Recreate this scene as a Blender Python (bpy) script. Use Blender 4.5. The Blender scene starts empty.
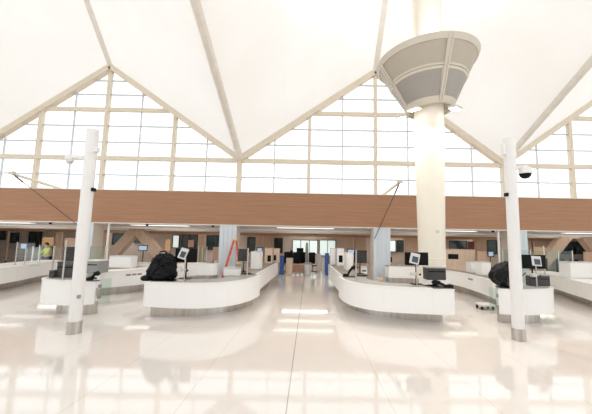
import bpy, bmesh, math, random
from mathutils import Vector, Matrix, noise
random.seed(7)
S = bpy.context.scene
C = S.collection
R = math.radians

# ------------------------------------------------------------------ camera
F, CX, CY, H = 312.0, 310.0, 207.0, 2.3
PITCH, ROLL = math.atan(33 / F), 0.0186
cam = bpy.data.cameras.new('camera'); co = bpy.data.objects.new('camera', cam); C.objects.link(co)
cam.sensor_fit = 'HORIZONTAL'; cam.sensor_width = 36; cam.lens = F / 592 * 36
cam.shift_x = -(CX - 296) / 592; cam.shift_y = 0
cam.clip_end = 300
co.matrix_world = Matrix.Translation((0, 0, H)) @ Matrix.Rotation(R(90) + PITCH, 4, 'X') @ Matrix.Rotation(ROLL, 4, 'Z')
S.camera = co

def ray(x, y):
    a = (x - CX) / F; b = -(y - CY) / F
    c, s = math.cos(ROLL), math.sin(ROLL)
    a, b = c * a - s * b, s * a + c * b
    cp, sp = math.cos(PITCH), math.sin(PITCH)
    return a, cp - sp * b, sp + cp * b
def P(x, y, Y):                      # the point of the place seen at photo position (x, y) at distance Y
    X, D, Z = ray(x, y); t = Y / D
    return Vector((X * t, Y, H + Z * t))
def T(x, y, z):                      # ... at height z
    X, D, Z = ray(x, y); t = (z - H) / Z
    return Vector((X * t, D * t, z))

# ------------------------------------------------------------------ materials
def mat(name, col, rough=.5, metal=0, bump=0, bscale=40, emit=None, estr=0, var=0, vscale=(3, 3, 3), spec=.5):
    m = bpy.data.materials.new(name); m.use_nodes = True
    nt = m.node_tree; b = nt.nodes['Principled BSDF']
    b.inputs['Base Color'].default_value = (*col, 1); b.inputs['Roughness'].default_value = rough
    b.inputs['Metallic'].default_value = metal; b.inputs['Specular IOR Level'].default_value = spec
    tc = nt.nodes.new('ShaderNodeTexCoord')
    if var:
        mp = nt.nodes.new('ShaderNodeMapping'); mp.inputs['Scale'].default_value = vscale
        n = nt.nodes.new('ShaderNodeTexNoise'); n.inputs['Scale'].default_value = 1; n.inputs['Detail'].default_value = 5
        r = nt.nodes.new('ShaderNodeValToRGB')
        r.color_ramp.elements[0].position = .3; r.color_ramp.elements[1].position = .7
        r.color_ramp.elements[0].color = (*[c * (1 - var) for c in col], 1)
        r.color_ramp.elements[1].color = (*[min(1, c * (1 + var)) for c in col], 1)
        nt.links.new(tc.outputs['Object'], mp.inputs[0]); nt.links.new(mp.outputs[0], n.inputs['Vector'])
        nt.links.new(n.outputs[0], r.inputs[0]); nt.links.new(r.outputs[0], b.inputs['Base Color'])
    if bump:
        n = nt.nodes.new('ShaderNodeTexNoise'); n.inputs['Scale'].default_value = bscale
        bp = nt.nodes.new('ShaderNodeBump'); bp.inputs['Strength'].default_value = bump
        nt.links.new(tc.outputs['Object'], n.inputs['Vector']); nt.links.new(n.outputs[0], bp.inputs['Height'])
        nt.links.new(bp.outputs[0], b.inputs['Normal'])
    if emit:
        b.inputs['Emission Color'].default_value = (*emit, 1); b.inputs['Emission Strength'].default_value = estr
    return m

def glassmat(name, col=(1, 1, 1), refl=.08):
    m = bpy.data.materials.new(name); m.use_nodes = True; nt = m.node_tree
    nt.nodes.remove(nt.nodes['Principled BSDF']); out = nt.nodes['Material Output']
    t = nt.nodes.new('ShaderNodeBsdfTransparent'); t.inputs[0].default_value = (*col, 1)
    g = nt.nodes.new('ShaderNodeBsdfGlossy'); g.inputs['Roughness'].default_value = .03
    lw = nt.nodes.new('ShaderNodeLayerWeight'); lw.inputs[0].default_value = .12
    mt = nt.nodes.new('ShaderNodeMath'); mt.operation = 'MULTIPLY_ADD'; mt.inputs[1].default_value = .6; mt.inputs[2].default_value = refl * .5
    mx = nt.nodes.new('ShaderNodeMixShader')
    nt.links.new(lw.outputs['Fresnel'], mt.inputs[0]); nt.links.new(mt.outputs[0], mx.inputs[0])
    nt.links.new(t.outputs[0], mx.inputs[1]); nt.links.new(g.outputs[0], mx.inputs[2]); nt.links.new(mx.outputs[0], out.inputs[0])
    return m

def fabricmat():
    m = bpy.data.materials.new('tent_fabric'); m.use_nodes = True; nt = m.node_tree
    nt.nodes.remove(nt.nodes['Principled BSDF']); out = nt.nodes['Material Output']
    uv = nt.nodes.new('ShaderNodeUVMap'); sp = nt.nodes.new('ShaderNodeSeparateXYZ')
    nt.links.new(uv.outputs[0], sp.inputs[0])
    # seams of the fabric widths: a thin line every third of a panel
    w = nt.nodes.new('ShaderNodeMath'); w.operation = 'PINGPONG'; w.inputs[1].default_value = .5
    ml = nt.nodes.new('ShaderNodeMath'); ml.operation = 'MULTIPLY'; ml.inputs[1].default_value = 3
    nt.links.new(sp.outputs[0], ml.inputs[0]); nt.links.new(ml.outputs[0], w.inputs[0])
    rp = nt.nodes.new('ShaderNodeValToRGB')
    rp.color_ramp.elements[0].position = 0; rp.color_ramp.elements[0].color = (.90, .88, .85, 1)
    rp.color_ramp.elements[1].position = .012; rp.color_ramp.elements[1].color = (.92, .90, .875, 1)
    nt.links.new(w.outputs[0], rp.inputs[0])
    n = nt.nodes.new('ShaderNodeTexNoise'); n.inputs['Scale'].default_value = .35; n.inputs['Detail'].default_value = 3
    tc = nt.nodes.new('ShaderNodeTexCoord'); nt.links.new(tc.outputs['Object'], n.inputs['Vector'])
    r2 = nt.nodes.new('ShaderNodeValToRGB')
    r2.color_ramp.elements[0].position = .35; r2.color_ramp.elements[0].color = (.975, .97, .96, 1)
    r2.color_ramp.elements[1].position = .65; r2.color_ramp.elements[1].color = (1, 1, 1, 1)
    nt.links.new(n.outputs[0], r2.inputs[0])
    mu = nt.nodes.new('ShaderNodeMix'); mu.data_type = 'RGBA'; mu.blend_type = 'MULTIPLY'; mu.inputs[0].default_value = 1
    nt.links.new(rp.outputs[0], mu.inputs[6]); nt.links.new(r2.outputs[0], mu.inputs[7])
    d = nt.nodes.new('ShaderNodeBsdfDiffuse'); t = nt.nodes.new('ShaderNodeBsdfTranslucent')
    nt.links.new(mu.outputs[2], d.inputs[0]); nt.links.new(mu.outputs[2], t.inputs[0])
    mx = nt.nodes.new('ShaderNodeMixShader'); mx.inputs[0].default_value = .27
    nt.links.new(d.outputs[0], mx.inputs[1]); nt.links.new(t.outputs[0], mx.inputs[2]); nt.links.new(mx.outputs[0], out.inputs[0])
    return m

def woodmat(name, c1, c2, scale, rough=.45, planks=0, axis=2):
    m = bpy.data.materials.new(name); m.use_nodes = True; nt = m.node_tree; b = nt.nodes['Principled BSDF']
    b.inputs['Roughness'].default_value = rough
    tc = nt.nodes.new('ShaderNodeTexCoord'); mp = nt.nodes.new('ShaderNodeMapping'); mp.inputs['Scale'].default_value = scale
    n = nt.nodes.new('ShaderNodeTexNoise'); n.inputs['Scale'].default_value = 1; n.inputs['Detail'].default_value = 6; n.inputs['Roughness'].default_value = .6
    r = nt.nodes.new('ShaderNodeValToRGB'); r.color_ramp.elements[0].position = .3; r.color_ramp.elements[1].position = .72
    r.color_ramp.elements[0].color = (*c1, 1); r.color_ramp.elements[1].color = (*c2, 1)
    nt.links.new(tc.outputs['Object'], mp.inputs[0]); nt.links.new(mp.outputs[0], n.inputs['Vector']); nt.links.new(n.outputs[0], r.inputs[0])
    src = r.outputs[0]
    if planks:
        sp = nt.nodes.new('ShaderNodeSeparateXYZ'); nt.links.new(tc.outputs['Object'], sp.inputs[0])
        ml = nt.nodes.new('ShaderNodeMath'); ml.operation = 'MULTIPLY'; ml.inputs[1].default_value = planks
        fr = nt.nodes.new('ShaderNodeMath'); fr.operation = 'FRACT'
        nt.links.new(sp.outputs[axis], ml.inputs[0]); nt.links.new(ml.outputs[0], fr.inputs[0])
        r2 = nt.nodes.new('ShaderNodeValToRGB'); r2.color_ramp.interpolation = 'CONSTANT'
        r2.color_ramp.elements[0].color = (.86, .85, .84, 1); r2.color_ramp.elements[1].position = .05; r2.color_ramp.elements[1].color = (1, 1, 1, 1)
        nt.links.new(fr.outputs[0], r2.inputs[0])
        mu = nt.nodes.new('ShaderNodeMix'); mu.data_type = 'RGBA'; mu.blend_type = 'MULTIPLY'; mu.inputs[0].default_value = 1
        nt.links.new(src, mu.inputs[6]); nt.links.new(r2.outputs[0], mu.inputs[7]); src = mu.outputs[2]
    nt.links.new(src, b.inputs['Base Color'])
    return m

def floormat():
    m = bpy.data.materials.new('polished_terrazzo'); m.use_nodes = True; nt = m.node_tree; b = nt.nodes['Principled BSDF']
    b.inputs['Roughness'].default_value = .06; b.inputs['IOR'].default_value = 1.65
    tc = nt.nodes.new('ShaderNodeTexCoord')
    n = nt.nodes.new('ShaderNodeTexNoise'); n.inputs['Scale'].default_value = .5; n.inputs['Detail'].default_value = 4
    n2 = nt.nodes.new('ShaderNodeTexNoise'); n2.inputs['Scale'].default_value = 60; n2.inputs['Detail'].default_value = 2
    nt.links.new(tc.outputs['Object'], n.inputs['Vector']); nt.links.new(tc.outputs['Object'], n2.inputs['Vector'])
    ad = nt.nodes.new('ShaderNodeMath'); ad.operation = 'ADD'
    sc = nt.nodes.new('ShaderNodeMath'); sc.operation = 'MULTIPLY'; sc.inputs[1].default_value = .25
    nt.links.new(n2.outputs[0], sc.inputs[0]); nt.links.new(n.outputs[0], ad.inputs[0]); nt.links.new(sc.outputs[0], ad.inputs[1])
    r = nt.nodes.new('ShaderNodeValToRGB'); r.color_ramp.elements[0].position = .4; r.color_ramp.elements[1].position = .85
    r.color_ramp.elements[0].color = (.77, .71, .655, 1); r.color_ramp.elements[1].color = (.82, .76, .705, 1)
    nt.links.new(ad.outputs[0], r.inputs[0])
    # thin divider strips of the terrazzo
    sp = nt.nodes.new('ShaderNodeSeparateXYZ'); nt.links.new(tc.outputs['Object'], sp.inputs[0])
    def joint(out, step, off, w):
        a = nt.nodes.new('ShaderNodeMath'); a.operation = 'ADD'; a.inputs[1].default_value = off
        p = nt.nodes.new('ShaderNodeMath'); p.operation = 'PINGPONG'; p.inputs[1].default_value = step / 2
        c = nt.nodes.new('ShaderNodeMath'); c.operation = 'LESS_THAN'; c.inputs[1].default_value = w
        nt.links.new(out, a.inputs[0]); nt.links.new(a.outputs[0], p.inputs[0]); nt.links.new(p.outputs[0], c.inputs[0])
        return c.outputs[0]
    j1 = joint(sp.outputs[0], 1.47, .27, .006); j2 = joint(sp.outputs[1], 8.8, .4, .008); j3 = joint(sp.outputs[0], 80, .27, .011)
    mx = nt.nodes.new('ShaderNodeMath'); mx.operation = 'MULTIPLY_ADD'; mx.inputs[1].default_value = .30
    m3 = nt.nodes.new('ShaderNodeMath'); m3.operation = 'MULTIPLY'; m3.inputs[1].default_value = .5
    nt.links.new(j3, m3.inputs[0]); nt.links.new(j1, mx.inputs[0]); nt.links.new(m3.outputs[0], mx.inputs[2])
    m4 = nt.nodes.new('ShaderNodeMath'); m4.operation = 'MULTIPLY_ADD'; m4.inputs[1].default_value = .25
    nt.links.new(j2, m4.inputs[0]); nt.links.new(mx.outputs[0], m4.inputs[2])
    mu = nt.nodes.new('ShaderNodeMix'); mu.data_type = 'RGBA'
    nt.links.new(m4.outputs[0], mu.inputs[0]); nt.links.new(r.outputs[0], mu.inputs[6]); mu.inputs[7].default_value = (.32, .27, .23, 1)
    nt.links.new(mu.outputs[2], b.inputs['Base Color'])
    return m

M = dict(
    floor=floormat(), fabric=fabricmat(),
    panel=mat('white_panel', (.86, .85, .835), .28, var=.012, vscale=(.6, .6, .6)),
    top=mat('grey_worktop', (.40, .385, .36), .4, var=.05, vscale=(9, 9, 9)),
    rim=mat('pale_solid_surface', (.83, .81, .78), .3, var=.01),
    darktop=mat('brown_grey_worktop', (.26, .22, .19), .4, var=.08, vscale=(5, 5, 5)),
    kick=mat('brushed_steel_kick', (.52, .49, .46), .28, 1, var=.16, vscale=(7, 7, .2)),
    ductgrey=mat('duct_paint', (.80, .79, .78), .35, var=.05, vscale=(.6, 4, 4)),
    steel=mat('stainless_steel', (.60, .58, .55), .28, 1, var=.05),
    fascia=woodmat('fascia_wood', (.32, .155, .08), (.41, .215, .115), (.55, .55, 16), .5, planks=3.3),
    wood=woodmat('pale_wood', (.56, .41, .30), (.68, .52, .40), (9, 9, .7), .5),
    slat=woodmat('slat_ceiling_wood', (.46, .28, .17), (.58, .37, .24), (.5, 9, 2), .55, planks=3.5, axis=1),
    peach=woodmat('peach_board', (.66, .40, .19), (.76, .49, .25), (7, 7, .8), .55),
    tan=woodmat('tan_board', (.46, .28, .19), (.55, .35, .25), (7, 7, .8), .55),
    cream=mat('cream_paint', (.70, .62, .50), .45, var=.02),
    bar=mat('grey_glazing_bar', (.58, .60, .62), .4, .2, var=.02),
    belt=mat('ridge_belt', (.78, .73, .665), .6, var=.06, vscale=(3, 3, 3)),
    polewhite=mat('white_pole_paint', (.80, .785, .77), .38, var=.01),
    mast=mat('cream_mast_paint', (.82, .765, .655), .4, var=.015),
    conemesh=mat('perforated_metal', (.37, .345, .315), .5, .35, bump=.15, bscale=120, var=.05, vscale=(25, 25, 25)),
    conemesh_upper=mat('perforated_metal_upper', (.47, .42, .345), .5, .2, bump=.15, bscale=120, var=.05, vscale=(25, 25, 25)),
    conerim=mat('cone_frame_paint', (.62, .57, .49), .45, var=.02),
    film=mat('blue_white_cladding', (.62, .68, .72), .35, var=.03, vscale=(6, 6, .3)),
    whitepaint=mat('white_ceiling_paint', (.80, .77, .73), .6, var=.015),
    black=mat('black_plastic', (.008, .008, .009), .3, var=.1, spec=.12),
    bagcloth=mat('black_nylon', (.005, .005, .006), .5, spec=.18, bump=.25, bscale=35, var=.2),
    dark=mat('charcoal_plastic', (.048, .047, .047), .45, var=.15, vscale=(20, 20, 20)),
    grey=mat('grey_plastic', (.30, .30, .295), .45, var=.06, vscale=(20, 20, 20)),
    lightgrey=mat('light_grey_plastic', (.58, .58, .56), .4, var=.03),
    white=mat('white_plastic', (.80, .79, .77), .35, var=.012),
    red=mat('red_fibreglass', (.62, .085, .045), .4, var=.06),
    yellowcap=mat('yellow_plastic', (.75, .50, .08), .4, var=.04),
    blue=mat('blue_laminate', (.035, .11, .36), .4, var=.06),
    green=mat('green_paper', (.25, .50, .32), .6, var=.05),
    hivis=mat('yellow_green_jacket_cloth', (.52, .62, .08), .7, bump=.2, var=.06),
    trousers=mat('dark_trouser_cloth', (.02, .022, .026), .8, bump=.2, var=.1),
    skin=mat('skin', (.55, .34, .25), .5, var=.03),
    hair=mat('dark_hair', (.02, .014, .01), .6, var=.2),
    screen=mat('lit_screen', (.05, .06, .08), .2, emit=(.55, .70, .95), estr=.75, var=.02),
    screendark=mat('dark_screen', (.02, .028, .045), .15, emit=(.12, .2, .34), estr=.12, var=.02),
    lamp=mat('lamp_glow', (.9, .9, .9), .4, emit=(1, .95, .86), estr=9, var=.001),
    strip=mat('strip_glow', (.9, .9, .9), .4, emit=(1, .95, .88), estr=2.3, var=.001),
    stripback=mat('bright_strip_glow', (.9, .9, .9), .4, emit=(1, .95, .88), estr=8, var=.001),
    glass=glassmat('clear_glass', (.97, .985, .98)),
    glazing=glassmat('gable_glass', (.98, .99, .985), .05),
    greenglass=glassmat('green_tinted_glass', (.87, .94, .90), .06),
    roomglass=mat('dark_window_glass', (.03, .055, .06), .08, var=.3, vscale=(1.3, 1.3, 1.3)),
    skyglass=mat('frosted_daylight_glass', (.5, .58, .57), .3, emit=(.80, .93, .90), estr=.8, var=.06, vscale=(2, 2, 2)),
    wallbeige=mat('beige_wall_panel', (.68, .61, .54), .55, var=.05, vscale=(.8, .8, .3)),
    rubber=mat('black_rubber', (.02, .02, .02), .7, var=.1),
    redprint=mat('dark_red_print', (.16, .035, .03), .5, var=.7, vscale=(6, 6, 5)),
)

# ------------------------------------------------------------------ geometry helpers
def obj(name, bm, m, parent=None, smooth=False, bevel=0):
    me = bpy.data.meshes.new(name)
    bmesh.ops.recalc_face_normals(bm, faces=bm.faces)
    bm.to_mesh(me); bm.free()
    o = bpy.data.objects.new(name, me); C.objects.link(o)
    me.materials.append(M[m] if isinstance(m, str) else m)
    if smooth:
        for p in me.polygons: p.use_smooth = True
        try: me.set_sharp_from_angle(angle=R(38))
        except Exception: pass
    if bevel:
        b = o.modifiers.new('bevel', 'BEVEL'); b.width = bevel; b.segments = 2; b.limit_method = 'ANGLE'
    if parent: o.parent = parent
    return o
def tag(o, label, cat, group=None):
    o['label'] = label; o['category'] = cat
    if group: o['group'] = group
    return o
def thing(name, label, cat, loc=(0, 0, 0), rz=0, group=None):
    o = bpy.data.objects.new(name, None); C.objects.link(o); o.empty_display_size = .2
    o.location = loc; o.rotation_euler = (0, 0, rz)
    return tag(o, label, cat, group)
def struct(o): o['kind'] = 'structure'; return o
def BM(): return bmesh.new()
def box(bm, x0, x1, y0, y1, z0, z1, mtx=None):
    v = [bm.verts.new(p) for p in ((x0, y0, z0), (x1, y0, z0), (x1, y1, z0), (x0, y1, z0), (x0, y0, z1), (x1, y0, z1), (x1, y1, z1), (x0, y1, z1))]
    if mtx:
        for q in v: q.co = mtx @ q.co
    for f in ((0, 1, 2, 3), (4, 5, 6, 7), (0, 1, 5, 4), (1, 2, 6, 5), (2, 3, 7, 6), (3, 0, 4, 7)): bm.faces.new([v[i] for i in f])
    return bm
def bxo(name, x0, x1, y0, y1, z0, z1, m, parent=None, bevel=0, mtx=None):
    return obj(name, box(BM(), x0, x1, y0, y1, z0, z1, mtx), m, parent, bevel=bevel)
def tube(bm, pts, r, n=12, cap=True):
    pts = [Vector(p) for p in pts]; rings = []
    rr = r if isinstance(r, (list, tuple)) else [r] * len(pts)
    for i, p in enumerate(pts):
        d = (pts[min(i + 1, len(pts) - 1)] - pts[max(i - 1, 0)]).normalized()
        up = Vector((0, 0, 1)) if abs(d.z) < .9 else Vector((1, 0, 0))
        a = d.cross(up).normalized(); b = d.cross(a)
        rings.append([bm.verts.new(p + (a * math.cos(t) + b * math.sin(t)) * rr[i]) for t in [k * 2 * math.pi / n for k in range(n)]])
    for i in range(len(rings) - 1):
        for k in range(n): bm.faces.new((rings[i][k], rings[i][(k + 1) % n], rings[i + 1][(k + 1) % n], rings[i + 1][k]))
    if cap: bm.faces.new(rings[0]); bm.faces.new(rings[-1])
    return bm
def tb(name, pts, r, m, parent=None, n=12): return obj(name, tube(BM(), pts, r, n), m, parent, smooth=True)
def beam(bm, a, b, w, d, up=(0, 1, 0)):          # rectangular bar from a to b
    a, b = Vector(a), Vector(b); z = (b - a).normalized(); y = Vector(up); x = y.cross(z).normalized(); y = z.cross(x)
    v = []
    for p in (a, b):
        for sx, sy in ((-1, -1), (1, -1), (1, 1), (-1, 1)): v.append(bm.verts.new(p + x * sx * w / 2 + y * sy * d / 2))
    for f in ((0, 1, 2, 3), (4, 5, 6, 7), (0, 1, 5, 4), (1, 2, 6, 5), (2, 3, 7, 6), (3, 0, 4, 7)): bm.faces.new([v[i] for i in f])
    return bm
def lathe(bm, prof, n=40, c=(0, 0, 0), a0=0, a1=2 * math.pi):
    full = abs(a1 - a0 - 2 * math.pi) < 1e-4; k = n if full else n + 1; rings = []
    for r, z in prof:
        rings.append([bm.verts.new((c[0] + r * math.cos(a0 + (a1 - a0) * i / n), c[1] + r * math.sin(a0 + (a1 - a0) * i / n), c[2] + z)) for i in range(k)])
    for i in range(len(rings) - 1):
        for j in range(n):
            j2 = (j + 1) % k
            bm.faces.new((rings[i][j], rings[i][j2], rings[i + 1][j2], rings[i + 1][j]))
    return bm
def cyl(bm, r, z0, z1, n=24, c=(0, 0)):
    lathe(bm, [(r, z0), (r, z1)], n, (c[0], c[1], 0))
    bm.verts.ensure_lookup_table(); k = len(bm.verts)
    bm.faces.new([bm.verts[i] for i in range(k - 2 * n, k - n)]); bm.faces.new([bm.verts[i] for i in range(k - n, k)])
    return bm
def prism(bm, pts, z0, z1):
    a = [bm.verts.new((x, y, z0)) for x, y in pts]; b = [bm.verts.new((x, y, z1)) for x, y in pts]; n = len(pts)
    bm.faces.new(a); bm.faces.new(b)
    for i in range(n): bm.faces.new((a[i], a[(i + 1) % n], b[(i + 1) % n], b[i]))
    return bm
def smoothpath(pts, n=6):                        # Catmull-Rom through plan points
    out = []; p = [Vector(q) for q in pts]
    for i in range(len(p) - 1):
        p0, p1, p2, p3 = p[max(i - 1, 0)], p[i], p[i + 1], p[min(i + 2, len(p) - 1)]
        for k in range(n):
            t = k / n
            out.append(.5 * ((2 * p1) + (p2 - p0) * t + (2 * p0 - 5 * p1 + 4 * p2 - p3) * t * t + (3 * p1 - p0 - 3 * p2 + p3) * t ** 3))
    out.append(p[-1]); return out
def offset(path, d):                             # offset a plan path to its left by d
    out = []
    for i, p in enumerate(path):
        t = (path[min(i + 1, len(path) - 1)] - path[max(i - 1, 0)]).normalized()
        out.append(Vector((p.x - t.y * d, p.y + t.x * d)))
    return out
def ribbon(bm, outer, inner, z0, z1):
    n = len(outer)
    rows = [[bm.verts.new((p.x, p.y, z)) for p in path] for path, z in ((outer, z0), (outer, z1), (inner, z1), (inner, z0))]
    for a, b in ((0, 1), (1, 2), (2, 3), (3, 0)):
        for i in range(n - 1): bm.faces.new((rows[a][i], rows[a][i + 1], rows[b][i + 1], rows[b][i]))
    bm.faces.new([r[0] for r in rows]); bm.faces.new([r[-1] for r in rows])
    return bm

# ================================================================== THE SETTING
floor = struct(bxo('floor', -36, 36, -14, 32.3, -.2, 0, 'floor'))

DG = 20.5
peaks = [(-32.1, 1), (-22.95, 0), (-13.91, 1), (-4.76, 0), (4.33, 1), (12.9, 0), (21.9, 1), (31.3, 0)]
def zr(Y): return 14.0 + (20.5 - Y) * 1.0 if Y >= 11.2 else max(23.3 - (11.2 - Y) * .72, 15.6)
def zv(Y): return 7.68 + (20.5 - Y) * .455 if Y >= 11.2 else min(11.91 + (11.2 - Y) * .33, 15.6)
bm = BM(); uvl = bm.loops.layers.uv.new('UVMap')
Ys = [20.6 - i * .6 for i in range(56)]
NU = 8
for (xa, ka), (xb, kb) in zip(peaks[:-1], peaks[1:]):
    grid = []
    for Y in Ys:
        za = zr(Y) if ka else zv(Y); zb = zr(Y) if kb else zv(Y)
        sag = .35 * min(1, max(0, (20.5 - Y) / 4))
        grid.append([bm.verts.new((xa + (xb - xa) * i / NU, Y, za + (zb - za) * i / NU + sag * 4 * (i / NU) * (1 - i / NU) * .5)) for i in range(NU + 1)])
    for j in range(len(Ys) - 1):
        for i in range(NU):
            f = bm.faces.new((grid[j][i], grid[j][i + 1], grid[j + 1][i + 1], grid[j + 1][i]))
            for l, (u, v) in zip(f.loops, ((i, j), (i + 1, j), (i + 1, j + 1), (i, j + 1))): l[uvl].uv = (u / NU, v / 20)
ceil = struct(obj('ceiling', bm, 'fabric', smooth=True))

# ridge and valley belts of the tent
tn = 0
for x, k in peaks:
    if abs(x) > 26: continue
    tn += 1
    fz = zr if k else zv
    bm = BM(); w = .17 if k else .22
    pr = [20.4 - i * .5 for i in range(19)]
    rows = []
    for Y in pr:
        z = fz(Y) - .06
        s = -1 if k else 1
        rows.append([bm.verts.new((x - w, Y, z - .06 + (s * .10))), bm.verts.new((x - w * .5, Y, z - .14)), bm.verts.new((x + w * .5, Y, z - .14)), bm.verts.new((x + w, Y, z - .06 + s * .10))])
    for a, b in zip(rows[:-1], rows[1:]):
        for i in range(3): bm.faces.new((a[i], a[i + 1], b[i + 1], b[i]))
        bm.faces.new((a[3], a[0], b[0], b[3]))
    bm.faces.new(rows[0]); bm.faces.new(rows[-1])
    struct(obj('trim_%d' % tn, bm, 'belt'))

# wooden fascia, its cream lip, the low roof deck and soffit behind it
struct(bxo('wall_front', -35, 35, 18.4, 18.7, 3.12, 5.03, 'fascia'))
struct(bxo('trim_11', -35, 35, 18.36, 18.74, 5.03, 5.08, 'cream'))
struct(bxo('trim_12', -35, 35, 18.42, 20.55, 3.06, 3.12, 'whitepaint'))
struct(bxo('trim_13', -35, 35, 18.72, 21.2, 4.72, 4.80, 'whitepaint'))
lowc = struct(bxo('ceiling_back', -35, 35, 20.55, 32, 3.12, 3.3, 'slat'))
for i, (y0, y1, z0, m_) in enumerate(((20.6, 20.95, 3.02, 'whitepaint'), (22.6, 22.9, 2.93, 'slat'), (25.2, 25.5, 2.84, 'whitepaint'), (26.4, 26.8, 2.76, 'slat'), (29.5, 29.9, 2.62, 'slat'))):
    struct(bxo('trim_%d' % (14 + i), -35, 35, y0, y1, z0, 3.12, m_))
struct(bxo('wall_back', -36, 36, 32.0, 32.3, 0, 3.3, 'wallbeige'))
struct(bxo('wall_rear', -36, 36, -14.3, -14, 0, 6.5, 'whitepaint'))  # unseen wall behind the camera, height shaped to let daylight in above
struct(bxo('wall_left', -35.3, -35, 0, 32, 0, 8, 'whitepaint'))
struct(bxo('wall_right', 35, 35.3, 0, 32, 0, 8, 'whitepaint'))

# ---- gable glazing: one window per tent bay
def gable(idx, xl, xc, xr, zl, zrr):
    w = bpy.data.objects.new('window_%d' % idx, None); C.objects.link(w); struct(w)
    zc = 14.0
    def ztop(x): return zc + (zl - zc) * (xc - x) / (xc - xl) if x <= xc else zc + (zrr - zc) * (x - xc) / (xr - xc)
    z0 = 4.8
    bm = BM(); f = [bm.verts.new(p) for p in ((xl, DG + .05, z0), (xr, DG + .05, z0), (xr, DG + .05, zrr), (xc, DG + .05, zc), (xl, DG + .05, zl))]
    bm.faces.new(f); obj('pane', bm, 'glazing', w)
    for x in (xl, xl + (xc - xl) * .51, xc, xr - (xr - xc) * .49, ):
        wd = .32 if x in (xl,) else .22
        obj('mullion', beam(BM(), (x, DG, z0), (x, DG, ztop(x) - .05), wd, .3), 'cream', w)
    for a, b in ((xl, xl + (xc - xl) * .51), (xl + (xc - xl) * .51, xc), (xc, xr - (xr - xc) * .49), (xr - (xr - xc) * .49, xr)):
        x = (a + b) / 2
        obj('glazing_post', beam(BM(), (x, DG, z0), (x, DG, ztop(x) - .05), .085, .10), 'bar', w)
    obj('transom', beam(BM(), (xl, DG - .02, 7.5), (xr, DG - .02, 7.5), .25, .28, (0, 0, 1)), 'cream', w)
    def span(z):
        if z <= zl: return xl, xr
        t = (z - zl) / (zc - zl); return xl + (xc - xl) * t, xr + (xc - xr) * (z - zrr) / (zc - zrr)
    a, b = span(10.87)
    obj('transom', beam(BM(), (a, DG - .02, 10.87), (b, DG - .02, 10.87), .22, .26, (0, 0, 1)), 'cream', w)
    for z in (5.3, 6.38, 8.62, 9.74, 11.95, 12.95):
        a, b = span(z)
        if b - a > .5: obj('glazing_bar', beam(BM(), (a, DG + .02, z), (b, DG + .02, z), .105, .09, (0, 0, 1)), 'bar', w)
    obj('rake_beam', beam(BM(), (xl, DG - .05, zl - .1), (xc, DG - .05, zc - .1), .36, .42, (0, 1, 0)), 'cream', w)
    obj('rake_beam', beam(BM(), (xc, DG - .05, zc - .1), (xr, DG - .05, zrr - .1), .36, .42, (0, 1, 0)), 'cream', w)
gable(1, -22.95, -13.91, -4.76, 7.68, 7.68)
gable(2, -4.76, 4.33, 12.9, 7.68, 7.68)
gable(3, 12.9, 21.9, 31.3, 7.68, 7.68)
gable(4, -32.1 - .01, -31.9, -22.95, 13.9, 7.68)

# ---- back-of-house openings in the rear wall
def rear_window(idx, x0, x1, y0, y1, m, Y=31.9):
    a, b = P(x0, y1, Y), P(x1, y0, Y)
    w = struct(bpy.data.objects.new('window_%d' % idx, None)); C.objects.link(w)
    x0, x1, z0, z1 = a.x, b.x, max(a.z, .05), min(b.z, 3.08)
    bxo('pane', x0 + .06, x1 - .06, Y - .02, Y + .03, z0 + .06, z1 - .06, m, w)
    bm = BM()
    box(bm, x0, x1, Y - .08, Y + .08, z1 - .07, z1); box(bm, x0, x1, Y - .08, Y + .08, z0, z0 + .07)
    box(bm, x0, x0 + .07, Y - .08, Y + .08, z0, z1); box(bm, x1 - .07, x1, Y - .08, Y + .08, z0, z1)
    if x1 - x0 > 1.2:
        k = max(1, int((x1 - x0) / 1.1))
        for i in range(1, k + 1):
            xm = x0 + (x1 - x0) * i / (k + 1); box(bm, xm - .03, xm + .03, Y - .06, Y + .06, z0, z1)
    obj('window_frame', bm, 'dark', w)
for i, a in enumerate((
        (0, 6, 230, 240, 'roomglass'), (28, 42, 231, 247, 'roomglass'), (10, 19, 233, 243, 'roomglass'), (112, 124, 233, 245, 'roomglass'), (134, 146, 233, 243, 'roomglass'),
        (172, 180, 235, 248, 'skyglass'), (181, 198, 234, 250, 'roomglass'), (206, 225, 235, 250, 'roomglass'), (247, 256, 237, 252, 'roomglass'),
        (274, 283, 238, 253, 'roomglass'), (292, 318, 240, 254, 'skyglass'), (319, 336, 240, 256, 'skyglass'), (386, 396, 240, 252, 'skyglass'), (397, 404, 240, 252, 'roomglass'),
        (449, 467, 241, 252, 'roomglass'), (487, 497, 240, 254, 'roomglass'), (524, 534, 241, 252, 'roomglass'), (560, 574, 241, 254, 'roomglass'), (575, 592, 240, 254, 'roomglass'))):
    rear_window(10 + i, *a)

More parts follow.
